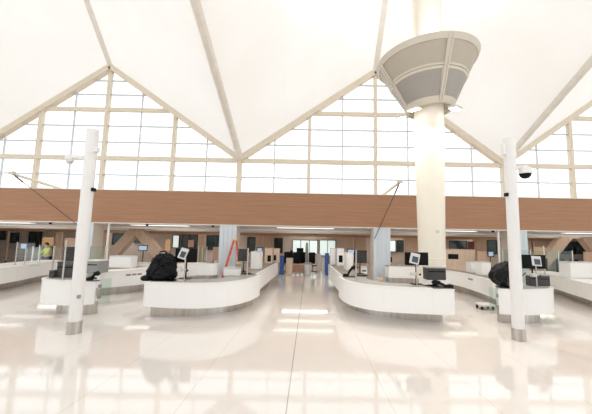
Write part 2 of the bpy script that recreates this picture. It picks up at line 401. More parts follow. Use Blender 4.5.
# pale wood panels standing before the rear wall
for x0, x1, y0, y1, Y, lab in ((96, 107, 229, 262, 27, 'tan wood divider just right of the left pole'), (197, 205, 236, 262, 27, 'tan wood divider left of the red stepladder, with a bare edge'),
        (255, 262.5, 235, 258, 27, 'tan wood divider left of the aisle, the left of two side by side'), (263, 272, 235, 258, 27.3, 'tan wood divider left of the aisle, the right of two side by side'),
        (344, 353, 236, 262, 27, 'tan wood divider right of the aisle, the left of two side by side'), (354, 366, 236, 262, 27.4, 'tan wood divider right of the aisle, beside the square column'),
        (404, 417, 238, 262, 27, 'tan wood divider just left of the cream mast'), (441, 448.5, 238, 262, 27, 'tan wood divider just right of the cream mast'),
        (474, 486, 238, 264, 27, 'tan wood divider left of the right slim post'), (524, 531, 240, 264, 27, 'tan wood divider right of the right pole, left one'), (534.5, 548, 240, 264, 27.3, 'tan wood divider behind the orange board at right'),
        (6, 10, 231, 255, 27, 'narrow tan wood divider at the far left'), (54, 63, 232, 256, 27, 'tan wood divider left of the framed pink board')):
    a, b = P(x0, y1, Y), P(x1, y0, Y)
    t = thing('room_divider', lab, 'divider', ((a.x + b.x) / 2, Y, 0)); w_ = b.x - a.x
    bxo('board', -w_ / 2, w_ / 2, -.04, .04, .08, min(b.z, 2.6), 'wood', t, .006); bxo('plinth', -w_ / 2, w_ / 2, -.03, .03, 0, .08, 'dark', t)

# ================================================================== COLUMNS
def small_pole(x, y, top, name_lab, seam):
    t = thing('white_pole', name_lab, 'column', (x, y, 0))
    bm = BM(); cyl(bm, .136, .27, seam, 32); obj('shaft', bm, 'polewhite', t, True)
    bm = BM(); cyl(bm, .142, seam, top, 32); obj('column_cap', bm, 'polewhite', t, True, .01)
    bm = BM(); cyl(bm, .153, 0, .28, 32); obj('base_sleeve', bm, 'kick', t, True, .005)
    return t
pl = small_pole(-5.555, 7.70, 4.99, 'tall white round pole left of the black covered bag, camera arm pointing left', 4.35)
bxo('socket_plate', .08, .135, -.13, -.07, .82, .90, 'grey', pl)
bxo('sensor_box', .12, .20, -.08, .04, 4.40, 4.52, 'white', pl, .01)
bxo('speaker_knob', .12, .20, -.06, .04, 3.40, 3.49, 'black', pl, .01)
pr_ = small_pole(5.09, 7.80, 5.0, 'tall white round pole on the right carrying a dome camera beside it', 4.42)
bxo('sensor_box', -.21, -.12, -.08, .04, 4.55, 4.85, 'white', pr_, .01)
bxo('speaker_knob', -.19, -.12, -.08, .02, 3.48, 3.57, 'black', pr_, .01)

t = thing('security_camera', 'white security camera on a short arm at top of the left pole', 'camera', (-5.555, 7.70, 4.22))
tb('arm', [(-.15, 0, .02), (-.45, -.02, .06)], .055, 'white', t)
bm = BM(); bmesh.ops.create_uvsphere(bm, u_segments=20, v_segments=12, radius=.105)
for v in bm.verts: v.co = Vector((v.co.x - .5, v.co.y - .02, v.co.z * 1.0 + .0))
obj('housing', bm, 'white', t, True)
bm = BM(); lathe(bm, [(.075, 0), (.065, -.04), (.03, -.07), (.001, -.075)], 20, (-.5, -.02, -.07)); obj('lens_dome', bm, 'lightgrey', t, True)
t = thing('security_camera', 'white dome camera with black lower half beside the right pole', 'camera', (5.09, 7.80, 4.12))
tb('arm', [(.15, 0, .10), (.28, -.02, .13), (.34, -.02, .10)], .045, 'white', t)
bm = BM(); lathe(bm, [(.001, .17), (.06, .165), (.09, .13), (.14, .10), (.15, .0), (.15, -.05)], 28, (.36, -.02, 0)); obj('housing', bm, 'white', t, True)
bm = BM(); lathe(bm, [(.135, -.03), (.135, -.06), (.115, -.12), (.07, -.16), (.001, -.175)], 28, (.36, -.02, 0)); obj('lens_dome', bm, 'black', t, True)

# big tent mast with its funnel
MX, MY = 4.36, 11.2
mast = thing('tent_mast', 'huge cream round mast rising through a grey funnel to the tent roof', 'column', (MX, MY, 0))
bm = BM(); lathe(bm, [(.455, 0), (.46, 2.2), (.525, 6.2), (.53, 7.5)], 48); obj('shaft', bm, 'mast', mast, True)
bm = BM(); cyl(bm, .53, 7.5, 22.9, 48); obj('upper_shaft', bm, 'mast', mast, True)
bm = BM(); lathe(bm, [(.462, 1.72), (.470, 1.73), (.470, 1.75), (.462, 1.76)], 48); obj('joint_ring', bm, 'mast', mast, True)
bxo('sensor_plate', -.02, .09, -.478, -.44, 2.62, 2.72, 'conerim', mast)
cone = thing('uplight_funnel', 'large grey perforated metal funnel around the cream mast', 'funnel', (MX, MY, 0))
r0, z0, r1, z1 = .80, 7.16, 1.80, 9.05
cone.rotation_euler = (0, R(-3.2), 0); cone.location = (MX + 8.0 * math.sin(R(3.2)), MY, .0)
def rc(z): return r0 + (r1 - r0) * (z - z0) / (z1 - z0)
A0 = R(-85)
for za, zb, mm in ((7.35, 8.14, 'conemesh'), (8.26, 8.91, 'conemesh_upper')):
    for k in range(4):
        a0 = k * math.pi / 2 + A0; a1 = a0 + math.pi / 2; g = .09 if za < 8 else .02
        bm = BM(); lathe(bm, [(rc(za) - .01, za), (rc(zb) - .01, zb), (rc(zb) - .04, zb), (rc(za) - .04, za), (rc(za) - .01, za)], 20, a0=a0 + g, a1=a1 - g)
        obj('perforated_panel', bm, mm, cone, True)
def hoop(name, za, zb, t=.03, m='conerim'):
    bm = BM(); lathe(bm, [(rc(za) + t, za), (rc(zb) + t, zb), (rc(zb) - .05, zb), (rc(za) - .05, za), (rc(za) + t, za)], 72); return obj(name, bm, m, cone, True)
hoop('bottom_hoop', 7.16, 7.36, .012); hoop('middle_hoop', 8.12, 8.20, .012); hoop('middle_hoop', 8.22, 8.28, .018); hoop('top_hoop', 8.90, 9.08, .03)
for k in range(4):
    for da, wd in ((-.045, .05), (.045, .05), (0, .16)):
        a = k * math.pi / 2 + A0 + (da if wd < .1 else 0); tt = .03 if wd < .1 else .0
        bm = BM()
        beam(bm, (math.cos(a) * (rc(7.2) + tt), math.sin(a) * (rc(7.2) + tt), 7.2), (math.cos(a) * (rc(9.02) + tt), math.sin(a) * (rc(9.02) + tt), 9.02), wd, .04, (math.cos(a), math.sin(a), .4))
        if wd < .1 or True: obj('rib', bm, 'conerim', cone)
for k, (a, nm) in enumerate(((R(-140), 'flood lamp under the funnel, left of the mast front'), (R(-50), 'flood lamp under the funnel, right of the mast front'), (R(168), 'flood lamp under the funnel on the far left side'))):
    l = thing('flood_lamp', nm, 'lamp', (MX + math.cos(a) * .92, MY + math.sin(a) * .92, 7.06), a, 'flood lamps under the funnel')
    mt = Matrix.Translation((.06, 0, -.13)) @ Matrix.Rotation(R(10), 4, 'Y')
    bxo('housing', -.16, .18, -.20, .20, 0, .08, 'conerim', l, .01, mt)
    bxo('lens', -.14, .16, -.18, .18, -.012, 0, 'lamp', l, 0, mt)
    tb('bracket', [(-.16, 0, .06), (-.05, 0, -.08)], .025, 'conerim', l)
    ld = bpy.data.lights.new('flood', 'SPOT'); ld.energy = 260; ld.color = (1, .93, .8); ld.spot_size = R(115); ld.spot_blend = .8; ld.shadow_soft_size = .12
    lo = bpy.data.objects.new('flood', ld); C.objects.link(lo); lo.location = (MX + math.cos(a) * .98, MY + math.sin(a) * .98, 6.80)
    lo.rotation_euler = (0, 0, 0)
# uplights inside the funnel throwing light on the roof and the upper mast
for a in (R(30), R(150), R(270)):
    ld = bpy.data.lights.new('uplight', 'SPOT'); ld.energy = 800; ld.color = (1, .97, .92); ld.spot_size = R(120); ld.spot_blend = 1; ld.shadow_soft_size = .15
    lo = bpy.data.objects.new('uplight', ld); C.objects.link(lo); lo.location = (MX + math.cos(a) * 1.0, MY + math.sin(a) * 1.0, 8.3); lo.rotation_euler = (math.pi, 0, 0)

# square cladded columns carrying the fascia
for x, lab in ((-13.25, 'blue-white square column half hidden behind the left pole'), (-4.80, 'blue-white square column behind the red stepladder'),
               (4.27, 'blue-white square column with a cable anchor, left of the cream mast'), (12.35, 'blue-white square column hidden behind the right pole')):
    t = thing('square_column', lab, 'column', (x, 18.95, 0))
    bxo('core', -.5, .5, -.47, .45, 0, 3.06, 'wallbeige', t)
    for k in range(4): bxo('cladding_panel', -.5 + k * .25 + .004, -.25 + k * .25 - .004, -.5, -.47, 0, 3.06, 'film', t)
for px, Y, lab in ((107, 18.62, 'slim white post under the fascia at left, beside the glass panel'), (499, 18.62, 'slim white post under the fascia at right, above the black bag')):
    p = P(px, 250, Y); t = thing('slim_post', lab, 'post', (p.x, Y, 0))
    tb('shaft', [(0, 0, .02), (0, 0, 3.05)], .065, 'polewhite', t); bm = BM(); cyl(bm, .12, 0, .03); obj('foot_plate', bm, 'polewhite', t)

# leaning timber struts
def aframe(x0, x1, x2, x3, Y, lab):
    t = thing('timber_strut_frame', lab, 'strut frame', (0, Y, 0))
    a, b, c, d = P(x0, 253, Y).x, P(x1, 232, Y).x, P(x2, 232, Y).x, P(x3, 253, Y).x
    za, zb = P(x0, 253, Y).z, P(x1, 232, Y).z
    for (xa, xb, th) in ((a, b, .60), (d, c, .56)):
        s = (xb - xa) / (zb - za); lo_, hi = xa - s * za, xa + s * (3.0 - za)
        obj('strut', beam(BM(), (lo_, 0, .02), (hi, 0, 2.95), .62, th), 'wood', t)
aframe(115, 134, 141, 158, 22.0, 'pale timber leaning struts behind the white cabinets, left of the black bag')
aframe(551, 568, 580, 597, 22.0, 'pale timber leaning struts behind the glass screen at far right')

# ================================================================== COUNTERS
def counter(lab, pts, depth=.8, h=1.04, end=True, worktop='top', n=6, seams=5, kin=.42, rim=.09, lowz=.34, slots=None, kick=None):
    path = smoothpath([Vector(p) for p in pts], n)
    t = thing('service_counter', lab, 'counter', (path[0].x, path[0].y, 0))
    o = Vector((path[0].x, path[0].y)); path = [p - o for p in path]
    inner = offset(path, -depth if depth < 0 else depth)
    obj('body', ribbon(BM(), path, inner, lowz, h - .05), 'panel', t, True)
    obj('worktop_edge', ribbon(BM(), offset(path, -.012), offset(path, rim), h - .05, h), 'rim', t, True)
    obj('worktop', ribbon(BM(), offset(path, rim), offset(path, depth + .02), h - .05, h - .004), worktop, t, True)
    if kick:
        kp = [p - o for p in smoothpath([Vector(p) for p in kick], n)]
        obj('kick_plate', ribbon(BM(), kp, offset(kp, .22), 0, lowz), 'kick', t, True)
    else:
        kp = path[1:-1]
        obj('kick_plate', ribbon(BM(), offset(kp, kin), offset(kp, depth - .1), 0, lowz), 'kick', t, True)
    # thin dark seams between the front panels
    L = [0]
    for a, b in zip(path[:-1], path[1:]): L.append(L[-1] + (b - a).length)
    for s in range(1, seams):
        d = L[-1] * s / seams
        i = max(j for j in range(len(L) - 1) if L[j] <= d); q = path[i] + (path[i + 1] - path[i]) * ((d - L[i]) / (L[i + 1] - L[i]))
        tt = (path[i + 1] - path[i]).normalized(); a = math.atan2(tt.y, tt.x)
        bxo('panel_joint', -.003, .003, -.001, .01, lowz, h - .05, 'whitepaint', t, 0, Matrix.Translation((q.x, q.y, 0)) @ Matrix.Rotation(a, 4, 'Z'))
    if slots:
        for d in slots:
            i = max(j for j in range(len(L) - 1) if L[j] <= d); q = path[i] + (path[i + 1] - path[i]) * ((d - L[i]) / (L[i + 1] - L[i]))
            tt = (path[i + 1] - path[i]).normalized(); a = math.atan2(tt.y, tt.x)
            bxo('cable_slot', -.09, .09, -.008, .01, h - .22, h - .15, 'darktop', t, 0, Matrix.Translation((q.x, q.y, 0)) @ Matrix.Rotation(a, 4, 'Z'))
    return t

# plan paths run so that the body lies on their left
counter('white curved counter left of the aisle under the black covered bag',
        [(-4.74, 9.30), (-4.68, 9.12), (-4.2, 9.0), (-3.6, 8.93), (-3.0, 8.98), (-2.5, 9.20), (-2.1, 9.65), (-1.84, 10.3), (-1.72, 10.9), (-1.70, 11.2)], .85, seams=7,
        kick=[(-4.58, 9.34), (-4.0, 9.40), (-3.34, 9.50), (-2.9, 9.75), (-2.45, 10.2), (-2.08, 10.9), (-1.95, 11.25)])
counter('long straight white counter running back along the left side of the aisle',
        [(-1.86, 11.4), (-1.82, 13.2), (-1.77, 15.3), (-1.70, 17.4)], .9, h=1.06, worktop='darktop', seams=4, rim=.06, kin=.3, n=3, lowz=.40)
counter('white curved counter right of the aisle with a tilted tablet and grey printer',
        [(1.06, 11.2), (1.15, 10.3), (1.42, 9.6), (1.9, 9.12), (2.5, 8.90), (3.2, 8.80), (3.7, 8.74), (3.96, 8.74), (4.03, 8.80)], .85, seams=7,
        kick=[(1.32, 11.3), (1.45, 10.9), (1.72, 10.4), (2.15, 10.0), (2.7, 9.65), (3.3, 9.45), (3.92, 9.36)])
counter('long straight white counter running back along the right side of the aisle',
        [(1.02, 16.6), (1.06, 14.8), (1.11, 13.0), (1.16, 11.4)], .9, h=1.06, worktop='darktop', seams=4, rim=.06, kin=.3, n=3, lowz=.40)
counter('short rounded white counter behind the left pole with charcoal equipment',
        [(-8.0, 10.0), (-7.93, 9.5), (-7.65, 9.22), (-7.1, 9.05), (-6.6, 9.08), (-6.25, 9.22), (-6.18, 9.27)], .7, seams=4,
        kick=[(-7.75, 9.9), (-7.5, 9.62), (-7.0, 9.42), (-6.55, 9.44), (-6.28, 9.55)])
counter('short rounded white counter behind the right pole with a black bag',
        [(5.36, 9.0), (5.55, 8.92), (6.1, 8.9), (6.65, 9.0), (7.05, 9.2), (7.32, 9.6), (7.40, 10.3)], .7, seams=4,
        kick=[(5.62, 9.42), (6.1, 9.32), (6.55, 9.4), (6.95, 9.62), (7.1, 9.95)])
counter('white back counter bending behind the black covered bag on the left',
        [(-7.9, 12.0), (-7.45, 12.5), (-6.95, 13.15), (-6.65, 14.2), (-6.35, 15.7), (-5.9, 16.65), (-5.2, 16.8), (-4.95, 16.95), (-4.9, 17.3)], .8, h=.96, worktop='rim', seams=7, slots=(1.0, 1.22, 1.44))
counter('white back counter bending behind the cream mast on the right',
        [(4.35, 17.2), (5.3, 17.2), (5.95, 16.9), (6.5, 15.9), (6.85, 14.6), (6.85, 13.2), (6.72, 11.9), (6.6, 11.4)], .8, h=.96, worktop='darktop', seams=7, slots=(5.2, 5.42))
counter('long white counter at the far left edge with glass screens',
        [(-11.9, 10.9), (-12.15, 12.5), (-12.5, 14.0), (-12.95, 15.5), (-13.0, 17.3)], 1.5, h=.96, worktop='rim', seams=5, rim=.1)
counter('long white counter at the far right edge with a white cabinet on it',
        [(11.3, 16.6), (11.25, 15.2), (10.9, 13.9), (10.35, 12.2), (9.9, 10.9)], 1.3, h=.92, worktop='rim', seams=5, rim=.1)

# ================================================================== THINGS ON THE COUNTERS
ZC = 1.04
def tablet_stand(px, pyb, tx, ty, lab, tilt=-12, s=1.0, bar=True):
    b = T(px, pyb, ZC); q = P(tx, ty, b.y)
    t = thing('tablet_stand', lab, 'tablet', b)
    dx, dz = q.x - b.x, q.z - b.z
    tb('pole', [(0, 0, .015), (0, 0, dz - .14), (dx * .6, .0, dz - .02)], .018, 'steel', t)
    bm = BM(); cyl(bm, .07, 0, .02); obj('foot_plate', bm, 'steel', t, True)
    m = Matrix.Translation((dx, -.02, dz)) @ Matrix.Rotation(R(-14), 4, 'Z') @ Matrix.Rotation(R(tilt), 4, 'Y') @ Matrix.Rotation(R(-18), 4, 'X')
    f = bxo('frame', -.135 * s, .135 * s, -.012, .016, -.165 * s, .165 * s, 'lightgrey', t, .012, m.copy())
    bxo('screen', -.07 * s, .10 * s, -.018, -.010, -.12 * s, .06 * s, 'screendark', f, 0, m.copy())
    if bar:
        bxo('reader_bar', -.10, .10, -.05, 0, .33, .36, 'steel', t, .005)
        bxo('card_reader', -.19, -.06, -.11, .02, .30, .40, 'lightgrey', t, .012)
        bm = BM(); bmesh.ops.create_uvsphere(bm, u_segments=12, v_segments=8, radius=.035)
        for v in bm.verts: v.co += Vector((.08, -.03, .33))
        obj('knob', bm, 'black', t, True)
    return t
tablet_stand(184, 282, 183.5, 253.5, 'pale tilted tablet on a thin pole right of the black covered bag', 13, .95)
tablet_stand(417, 286, 414.5, 258.5, 'pale tilted tablet on a thin pole before the cream mast', 13, .98)
tablet_stand(537, 287, 536, 261, 'pale upright tablet on a thin pole right of the right white pole', 3, .92)

def screen_post(px, pyb, pyt, lab, zb=ZC, pane=0, m='steel', pm='glass', ph=.7):
    b = T(px, pyb, zb); q = P(px, pyt, b.y)
    t = thing('glass_screen_post', lab, 'screen post', b)
    tb('post', [(0, 0, .01), (0, 0, q.z - b.z)], .022, m, t); bm = BM(); cyl(bm, .055, 0, .02); obj('foot_plate', bm, m, t, True)
    if pane:
        hh = q.z - b.z
        bxo('glass_pane', min(0, pane) + .02, max(0, pane) - .0, -.006, .006, hh - ph, hh - .03, pm, t)
    return t
screen_post(247, 278, 248, 'thin steel post with clear pane right of the small monitor, left counter', pane=-.35)
screen_post(356, 280, 250, 'thin steel post with clear pane before the small monitor, right counter', pane=.35)
screen_post(62.5, 280, 240, 'tall thin steel post left of the left white pole', pane=.3)
screen_post(545.5, 281, 246, 'thin steel post behind the tablet at right', pane=-.5)
screen_post(51.5, 276, 246, 'shorter thin steel post standing in the charcoal equipment at left', pane=.35)
for px, pyb, pyt, w_, lab in ((15, 265, 242, .8, 'steel post nearest the left photo edge on the far left counter'), (24.5, 264.5, 248, .7, 'short steel post second along the far left counter'),
                       (31.5, 262.5, 246, .4, 'white framed post third along the far left counter'), (38, 262.5, 245, .5, 'white framed post fourth along the far left counter')):
    screen_post(px, pyb, pyt, lab, .96, w_, 'steel' if px < 30 else 'white', 'glass', .8)
# glass panels
def glass_panel(x0, x1, y0, y1, Y, lab, n=1, m='greenglass', foot=None):
    a, b = P(x0, y1, Y), P(x1, y0, Y); z0 = foot if foot is not None else a.z
    t = thing('glass_screen', lab, 'glass screen', ((a.x + b.x) / 2, Y, z0)); w = (b.x - a.x)
    for k in range(n):
        bxo('glass_pane', -w / 2 + w * k / n + .02, -w / 2 + w * (k + 1) / n - .02, -.006, .006, .03, b.z - z0, m, t)
    for k in range(n + 1): bxo('post', -w / 2 + w * k / n - .018, -w / 2 + w * k / n + .018, -.02, .02, 0, b.z - z0 + .02, 'steel', t)
    bxo('bottom_rail', -w / 2, w / 2, -.02, .02, 0, .04, 'steel', t)
    return t
glass_panel(89, 106, 246.5, 262, 14.5, 'green glass panel behind the left pole, above the white-topped box', 1, foot=0)
glass_panel(503, 572, 251, 268, 16.8, 'long low glass screen of several panes behind the right counter', 5, foot=0)
glass_panel(198, 207, 247, 262, 18.5, 'small glass screen between the square column and the black display', 2, foot=0)

# glass gates with hinges beside the short counters
def gate(px, pyb, w, lab, side):
    b = T(px, pyb, .30); t = thing('glass_gate', lab, 'gate', (b.x, b.y, 0), R(32) if side > 0 else R(180 - 32))
    bxo('glass_pane', .02, w, -.008, .008, .30, 1.03, 'greenglass', t)
    for z in (.50, .82):
        h_ = bxo('hinge', -.03, .06, -.03, .03, z - .05, z + .05, 'grey', t, .008)
    return t
gate(97.8, 304, .30, 'green glass gate with two hinges, right end of the left short counter', 1)
gate(499.3, 314.3, .24, 'green glass gate with two hinges below the right black bag', -1)

def monitor(x0, x1, y0, y1, Y, zb, lab, rz=0, back=False, name='monitor'):
    a, b = P(x0, y1, Y), P(x1, y0, Y); w, h_ = b.x - a.x, b.z - a.z
    t = thing(name, lab, 'monitor', ((a.x + b.x) / 2, Y, zb), rz); zc = (a.z + b.z) / 2 - zb
    c = bxo('casing', -w / 2, w / 2, -.02, .03, zc - h_ / 2, zc + h_ / 2, 'black', t, .008)
    bxo('screen', -w / 2 + .02, w / 2 - .02, -.026, -.018, zc - h_ / 2 + .025, zc + h_ / 2 - .02, 'screendark' if not back else 'black', c)
    tb('stand', [(0, .06, .015), (0, .06, zc)], .022, 'black', t); bxo('stand_foot', -min(.16, w * .3), min(.16, w * .3), -.06, .16, 0, .018, 'black', t, .005)
    return t
monitor(237.5, 249, 249, 261, 12.0, 1.06, 'small black monitor right of the red stepladder', R(-12), True)
monitor(354, 367, 250.5, 263, 12.0, 1.06, 'small black monitor on the right curved counter near the aisle', R(10), True)
monitor(175, 197.5, 248.5, 262, 9.75, 1.04, 'wide black display behind the tablet on the left counter', 0, True, 'wide_display')
monitor(405, 428, 252.5, 265, 9.5, 1.04, 'wide black display behind the tablet before the cream mast', 0, True, 'wide_display')
monitor(521, 545, 255, 268.5, 9.98, 1.04, 'wide black display behind the tablet of the right short counter', 0, True, 'wide_display')
monitor(63, 82, 247, 261, 10.05, 1.04, 'wide black display below the framed pink board, left of the pole', 0, True, 'wide_display')
for x0, x1, y0, y1, Y, zb, lab in ((219, 225, 254, 260, 20.2, .0, 'tiny black monitor left of the red stepladder'), (387, 392, 257, 262, 19.5, 0, 'tiny black monitor between the square column and the wide display'),
                               (296.5, 303.5, 248, 254, 25.6, 0, 'black monitor far down the aisle over the office chairs')):
    monitor(x0, x1, y0, y1, Y, zb, lab, 0, True)
def lit_screen(x0, x1, y0, y1, Y, zb, lab):
    a, b = P(x0, y1, Y), P(x1, y0, Y); w, h_ = b.x - a.x, b.z - a.z
    t = thing('lit_monitor', lab, 'monitor', ((a.x + b.x) / 2, Y, zb)); zc = (a.z + b.z) / 2 - zb
    c = bxo('casing', -w / 2 - .05, w / 2 + .05, -.02, .03, zc - h_ / 2 - .06, zc + h_ / 2 + .05, 'dark', t, .008)
    bxo('screen', -w / 2, w / 2, -.028, -.018, zc - h_ / 2, zc + h_ / 2, 'screen', c)
    tb('stand', [(0, .06, .0), (0, .06, zc)], .03, 'dark', t); bxo('stand_foot', -.16, .16, -.06, .18, 0, .02, 'dark', t)
lit_screen(139, 147, 246, 250, 19.6, 0, 'monitor with a pale blue lit screen above the left black bag')
lit_screen(488.5, 493, 252, 256, 19.6, 0, 'monitor with a pale blue lit screen left of the right slim post')
lit_screen(21, 27, 244, 248.5, 21.5, 0, 'monitor with a blue lit screen behind the far left counter')
lit_screen(257.5, 262, 248.3, 251.8, 14.9, 1.06, 'small monitor with a pale screen right of the white kiosk cabinet, left of aisle')
lit_screen(348, 354, 249.8, 253, 14.2, 1.06, 'small monitor with a pale blue screen behind the white kiosk cabinet, right of aisle')

def cabinet(x0, x1, y0, y1, Y, zb, d, lab, m='white', name='kiosk_cabinet', screen=None, rz=0):
    a, b = P(x0, y1, Y), P(x1, y0, Y); w = b.x - a.x; h_ = b.z - zb
    t = thing(name, lab, 'cabinet', ((a.x + b.x) / 2, Y, zb), rz)
    bxo('body', -w / 2, w / 2, 0, d, 0, h_, m, t, .02)
    bxo('front_panel', -w / 2 + .03, w / 2 - .03, -.012, 0, .04, h_ - .04, 'rim' if m == 'white' else m, t, .005)
    bxo('top_cap', -w / 2 - .01, w / 2 + .01, -.015, d + .01, h_, h_ + .02, 'lightgrey' if m == 'white' else m, t, .005)
    if screen: bxo('screen', -w / 2 + w * screen[0], -w / 2 + w * screen[1], -.02, -.01, h_ * screen[2], h_ * screen[3], 'black', t)
    return t
cabinet(250, 259.5, 252, 271, 12.9, 1.06, .5, 'tall white kiosk cabinet on the left counter beside the aisle', rz=R(-8))
cabinet(346.5, 353.5, 253, 270, 13.3, 1.06, .5, 'tall white kiosk cabinet on the right counter beside the aisle', rz=R(8))
cabinet(337, 344, 248.5, 265, 15.6, 1.06, .45, 'grey-white kiosk with a black screen, far end of the right counter', screen=(.25, .8, .2, .6))
cabinet(330.5, 336, 248.5, 263, 16.1, 1.06, .35, 'narrow white kiosk at the aisle end of the right counter')
cabinet(264.5, 272, 248.5, 263, 16.1, 1.06, .4, 'pale wood kiosk with black screen on the long left counter', 'wood', screen=(.4, .9, .15, .55))
cabinet(273, 279.5, 249, 262, 17.0, 1.06, .3, 'pale wood kiosk at the far end of the long left counter', 'wood', screen=(.1, .5, .15, .55))
cabinet(108, 131.5, 256.5, 272, 13.6, .96, .5, 'large white cabinet on the back counter below the leaning struts', screen=None)
cabinet(135, 150, 263.5, 270, 14.4, .96, .4, 'low white box right of the large white cabinet')
cabinet(471, 481, 262.5, 274, 14.3, .96, .45, 'white cabinet on the back counter, left of the right black bag')
cabinet(481.5, 491, 262.5, 277, 13.2, .96, .45, 'white cabinet directly behind the right black bag')
cabinet(571, 597, 263, 280, 13.2, .92, .6, 'broad white cabinet on the far right counter at the photo edge')
cabinet(223, 239, 268.5, 277.5, 10.7, 1.04, .35, 'low white printer box with green paper on the left curved counter', name='printer_box')
cabinet(444.5, 475, 250, 266, 18.9, 0, .6, 'pale wood cabinet right of the cream mast with black appliance', 'wood', 'wood_cabinet', screen=(.12, .45, .70, .86))
cabinet(286, 292.5, 258.5, 268, 20.6, 0, .4, 'small pale wood podium down the aisle on the left', 'wood', 'podium')
cabinet(316.5, 321, 254, 268, 23.6, 0, .08, 'white board with dark edges far down the aisle, right side', 'white', 'display_board')
cabinet(322, 324.5, 258, 268, 23.5, 0, .2, 'narrow cream pedestal beside the blue panel down the aisle', 'rim', 'pedestal')
cabinet(279.3, 284, 256, 271, 21.0, 0, .25, 'blue panel at the end of the left aisle counter', 'blue', 'blue_panel')
cabinet(324.8, 329, 253.5, 270, 21.0, 0, .25, 'blue panel at the end of the right aisle counter', 'blue', 'blue_panel')

# paper on the printer box
p = T(232, 268.3, 1.36)
tag(bxo('paper_stack', p.x - .10, p.x + .10, 10.78, 10.98, 1.452, 1.475, 'green'), 'green paper stack on the low white printer box', 'paper')

def printer(x0, x1, y0, y1, Y, zb, d, lab, m='grey', topm='lightgrey', tray=True, rz=0):
    a, b = P(x0, y1, Y), P(x1, y0, Y); w = b.x - a.x; h_ = b.z - zb
    t = thing('label_printer', lab, 'printer', ((a.x + b.x) / 2, Y, zb), rz)
    z0 = 0
    if tray: bxo('base_tray', -w / 2 - .06, w / 2 + .06, -.06, d, 0, h_ * .22, 'rim', t, .01); z0 = h_ * .22
    bxo('body', -w / 2, w / 2, 0, d, z0, h_ * .93, m, t, .02)
    bxo('lid', -w / 2 - .01, w / 2 + .01, -.01, d + .01, h_ * .93, h_, topm, t, .012)
    bxo('front_slot', -w / 2 + .05, w / 2 - .05, -.006, .01, z0 + (h_ - z0) * .62, z0 + (h_ - z0) * .70, 'black', t)
    return t
printer(427, 446, 267.5, 280.5, 9.75, 1.04, .35, 'charcoal printer on a pale tray on the right curved counter before the mast', 'dark', 'grey')
printer(530, 550, 275.5, 286, 9.68, 1.04, .2, 'charcoal box printer behind the tablet pole at far right', 'dark', 'grey', tray=False)
printer(82.5, 98.8, 260.5, 275, 11.4, .96, .6, 'large grey box with white top right of the left pole', 'grey', 'white', tray=False)
printer(55.5, 76, 262, 280, 9.6, 1.04, .4, 'big charcoal machine on the left short counter beside the pole', 'dark', 'dark', tray=False)
printer(48, 54.5, 270.5, 280.5, 9.5, 1.04, .3, 'small charcoal machine at the left end of the left short counter', 'dark', 'dark', tray=False)

def handset(x0, x1, py, lab, z=ZC, k=1.0, flip=1):
    b = T((x0 + x1) / 2, py, z); b.z = z; wd = abs(T(x1, py, z).x - T(x0, py, z).x)
    t = thing('handheld_scanner', lab, 'scanner', b, 0); w = wd / 2 * flip
    tb('cradle', [(-w * .95, .02, .05), (-w * .6, .0, .06), (-w * .1, .0, .04)], [.05, .06, .04], 'black', t)
    tb('handle', [(-w * .3, 0, .06), (w * .1, 0, .15 * k), (w * .45, -.02, .19 * k)], [.035, .04, .045], 'black', t)
    tb('head', [(w * .3, -.05, .20 * k), (w * .75, 0, .22 * k), (w, .02, .17 * k)], [.05, .075, .05], 'black', t)
    bxo('base', -wd / 2, wd / 2, -.09, .09, 0, .025, 'dark', t, .01)
handset(86, 99, 281, 'black handheld scanner right of the left pole on the short counter')
handset(343, 356, 277, 'black handheld scanner at the aisle corner of the right curved counter', k=1.6)
handset(433, 453, 288.3, 'black handheld scanner at the right end of the right curved counter', k=.75, flip=-1)
# keyboard and small white dispenser on the right curved counter, tape roll, keyboard on the left
def keyboard(px, py, lab, rz=0, m='black'):
    b = T(px, py, 1.06); t = thing('keyboard', lab, 'keyboard', b, rz)
    bxo('tray', -.2, .2, -.07, .07, 0, .018, m, t, .006)
    for r in range(3): bxo('key_row', -.185, .185, -.055 + r * .04, -.022 + r * .04, .018, .026, 'dark', t)
keyboard(362, 275.5, 'black keyboard in front of the small monitor on the right counter', R(10))
keyboard(246, 273.5, 'black keyboard below the small monitor on the left counter', R(-25))
b = T(366, 275, ZC); t = thing('card_dispenser', 'small white dispenser box beside the keyboard, right counter', 'dispenser', b + Vector((0, .35, 0)))
bxo('body', -.11, .11, 0, .2, 0, .26, 'white', t, .02); bxo('mouth', -.07, .07, -.01, .02, .09, .15, 'dark', t); bxo('lid', -.115, .115, -.005, .205, .26, .29, 'lightgrey', t, .008)
b = T(380, 280, ZC); t = thing('tape_roll', 'pale tape roll on the right curved counter worktop', 'tape', b)
bm = BM(); lathe(bm, [(.07, 0), (.11, 0), (.11, .06), (.07, .06), (.07, 0)], 28); obj('tape', bm, 'peach', t, True); bm = BM(); lathe(bm, [(.062, 0), (.07, 0), (.07, .06), (.062, .06), (.062, 0)], 28); obj('core', bm, 'white', t, True)
b = T(181, 281, ZC); tag(bxo('paper_sheet', b.x - .18, b.x + .0, b.y + .06, b.y + .3, ZC, ZC + .004, 'white'), 'white paper sheet beside the black covered bag', 'paper')

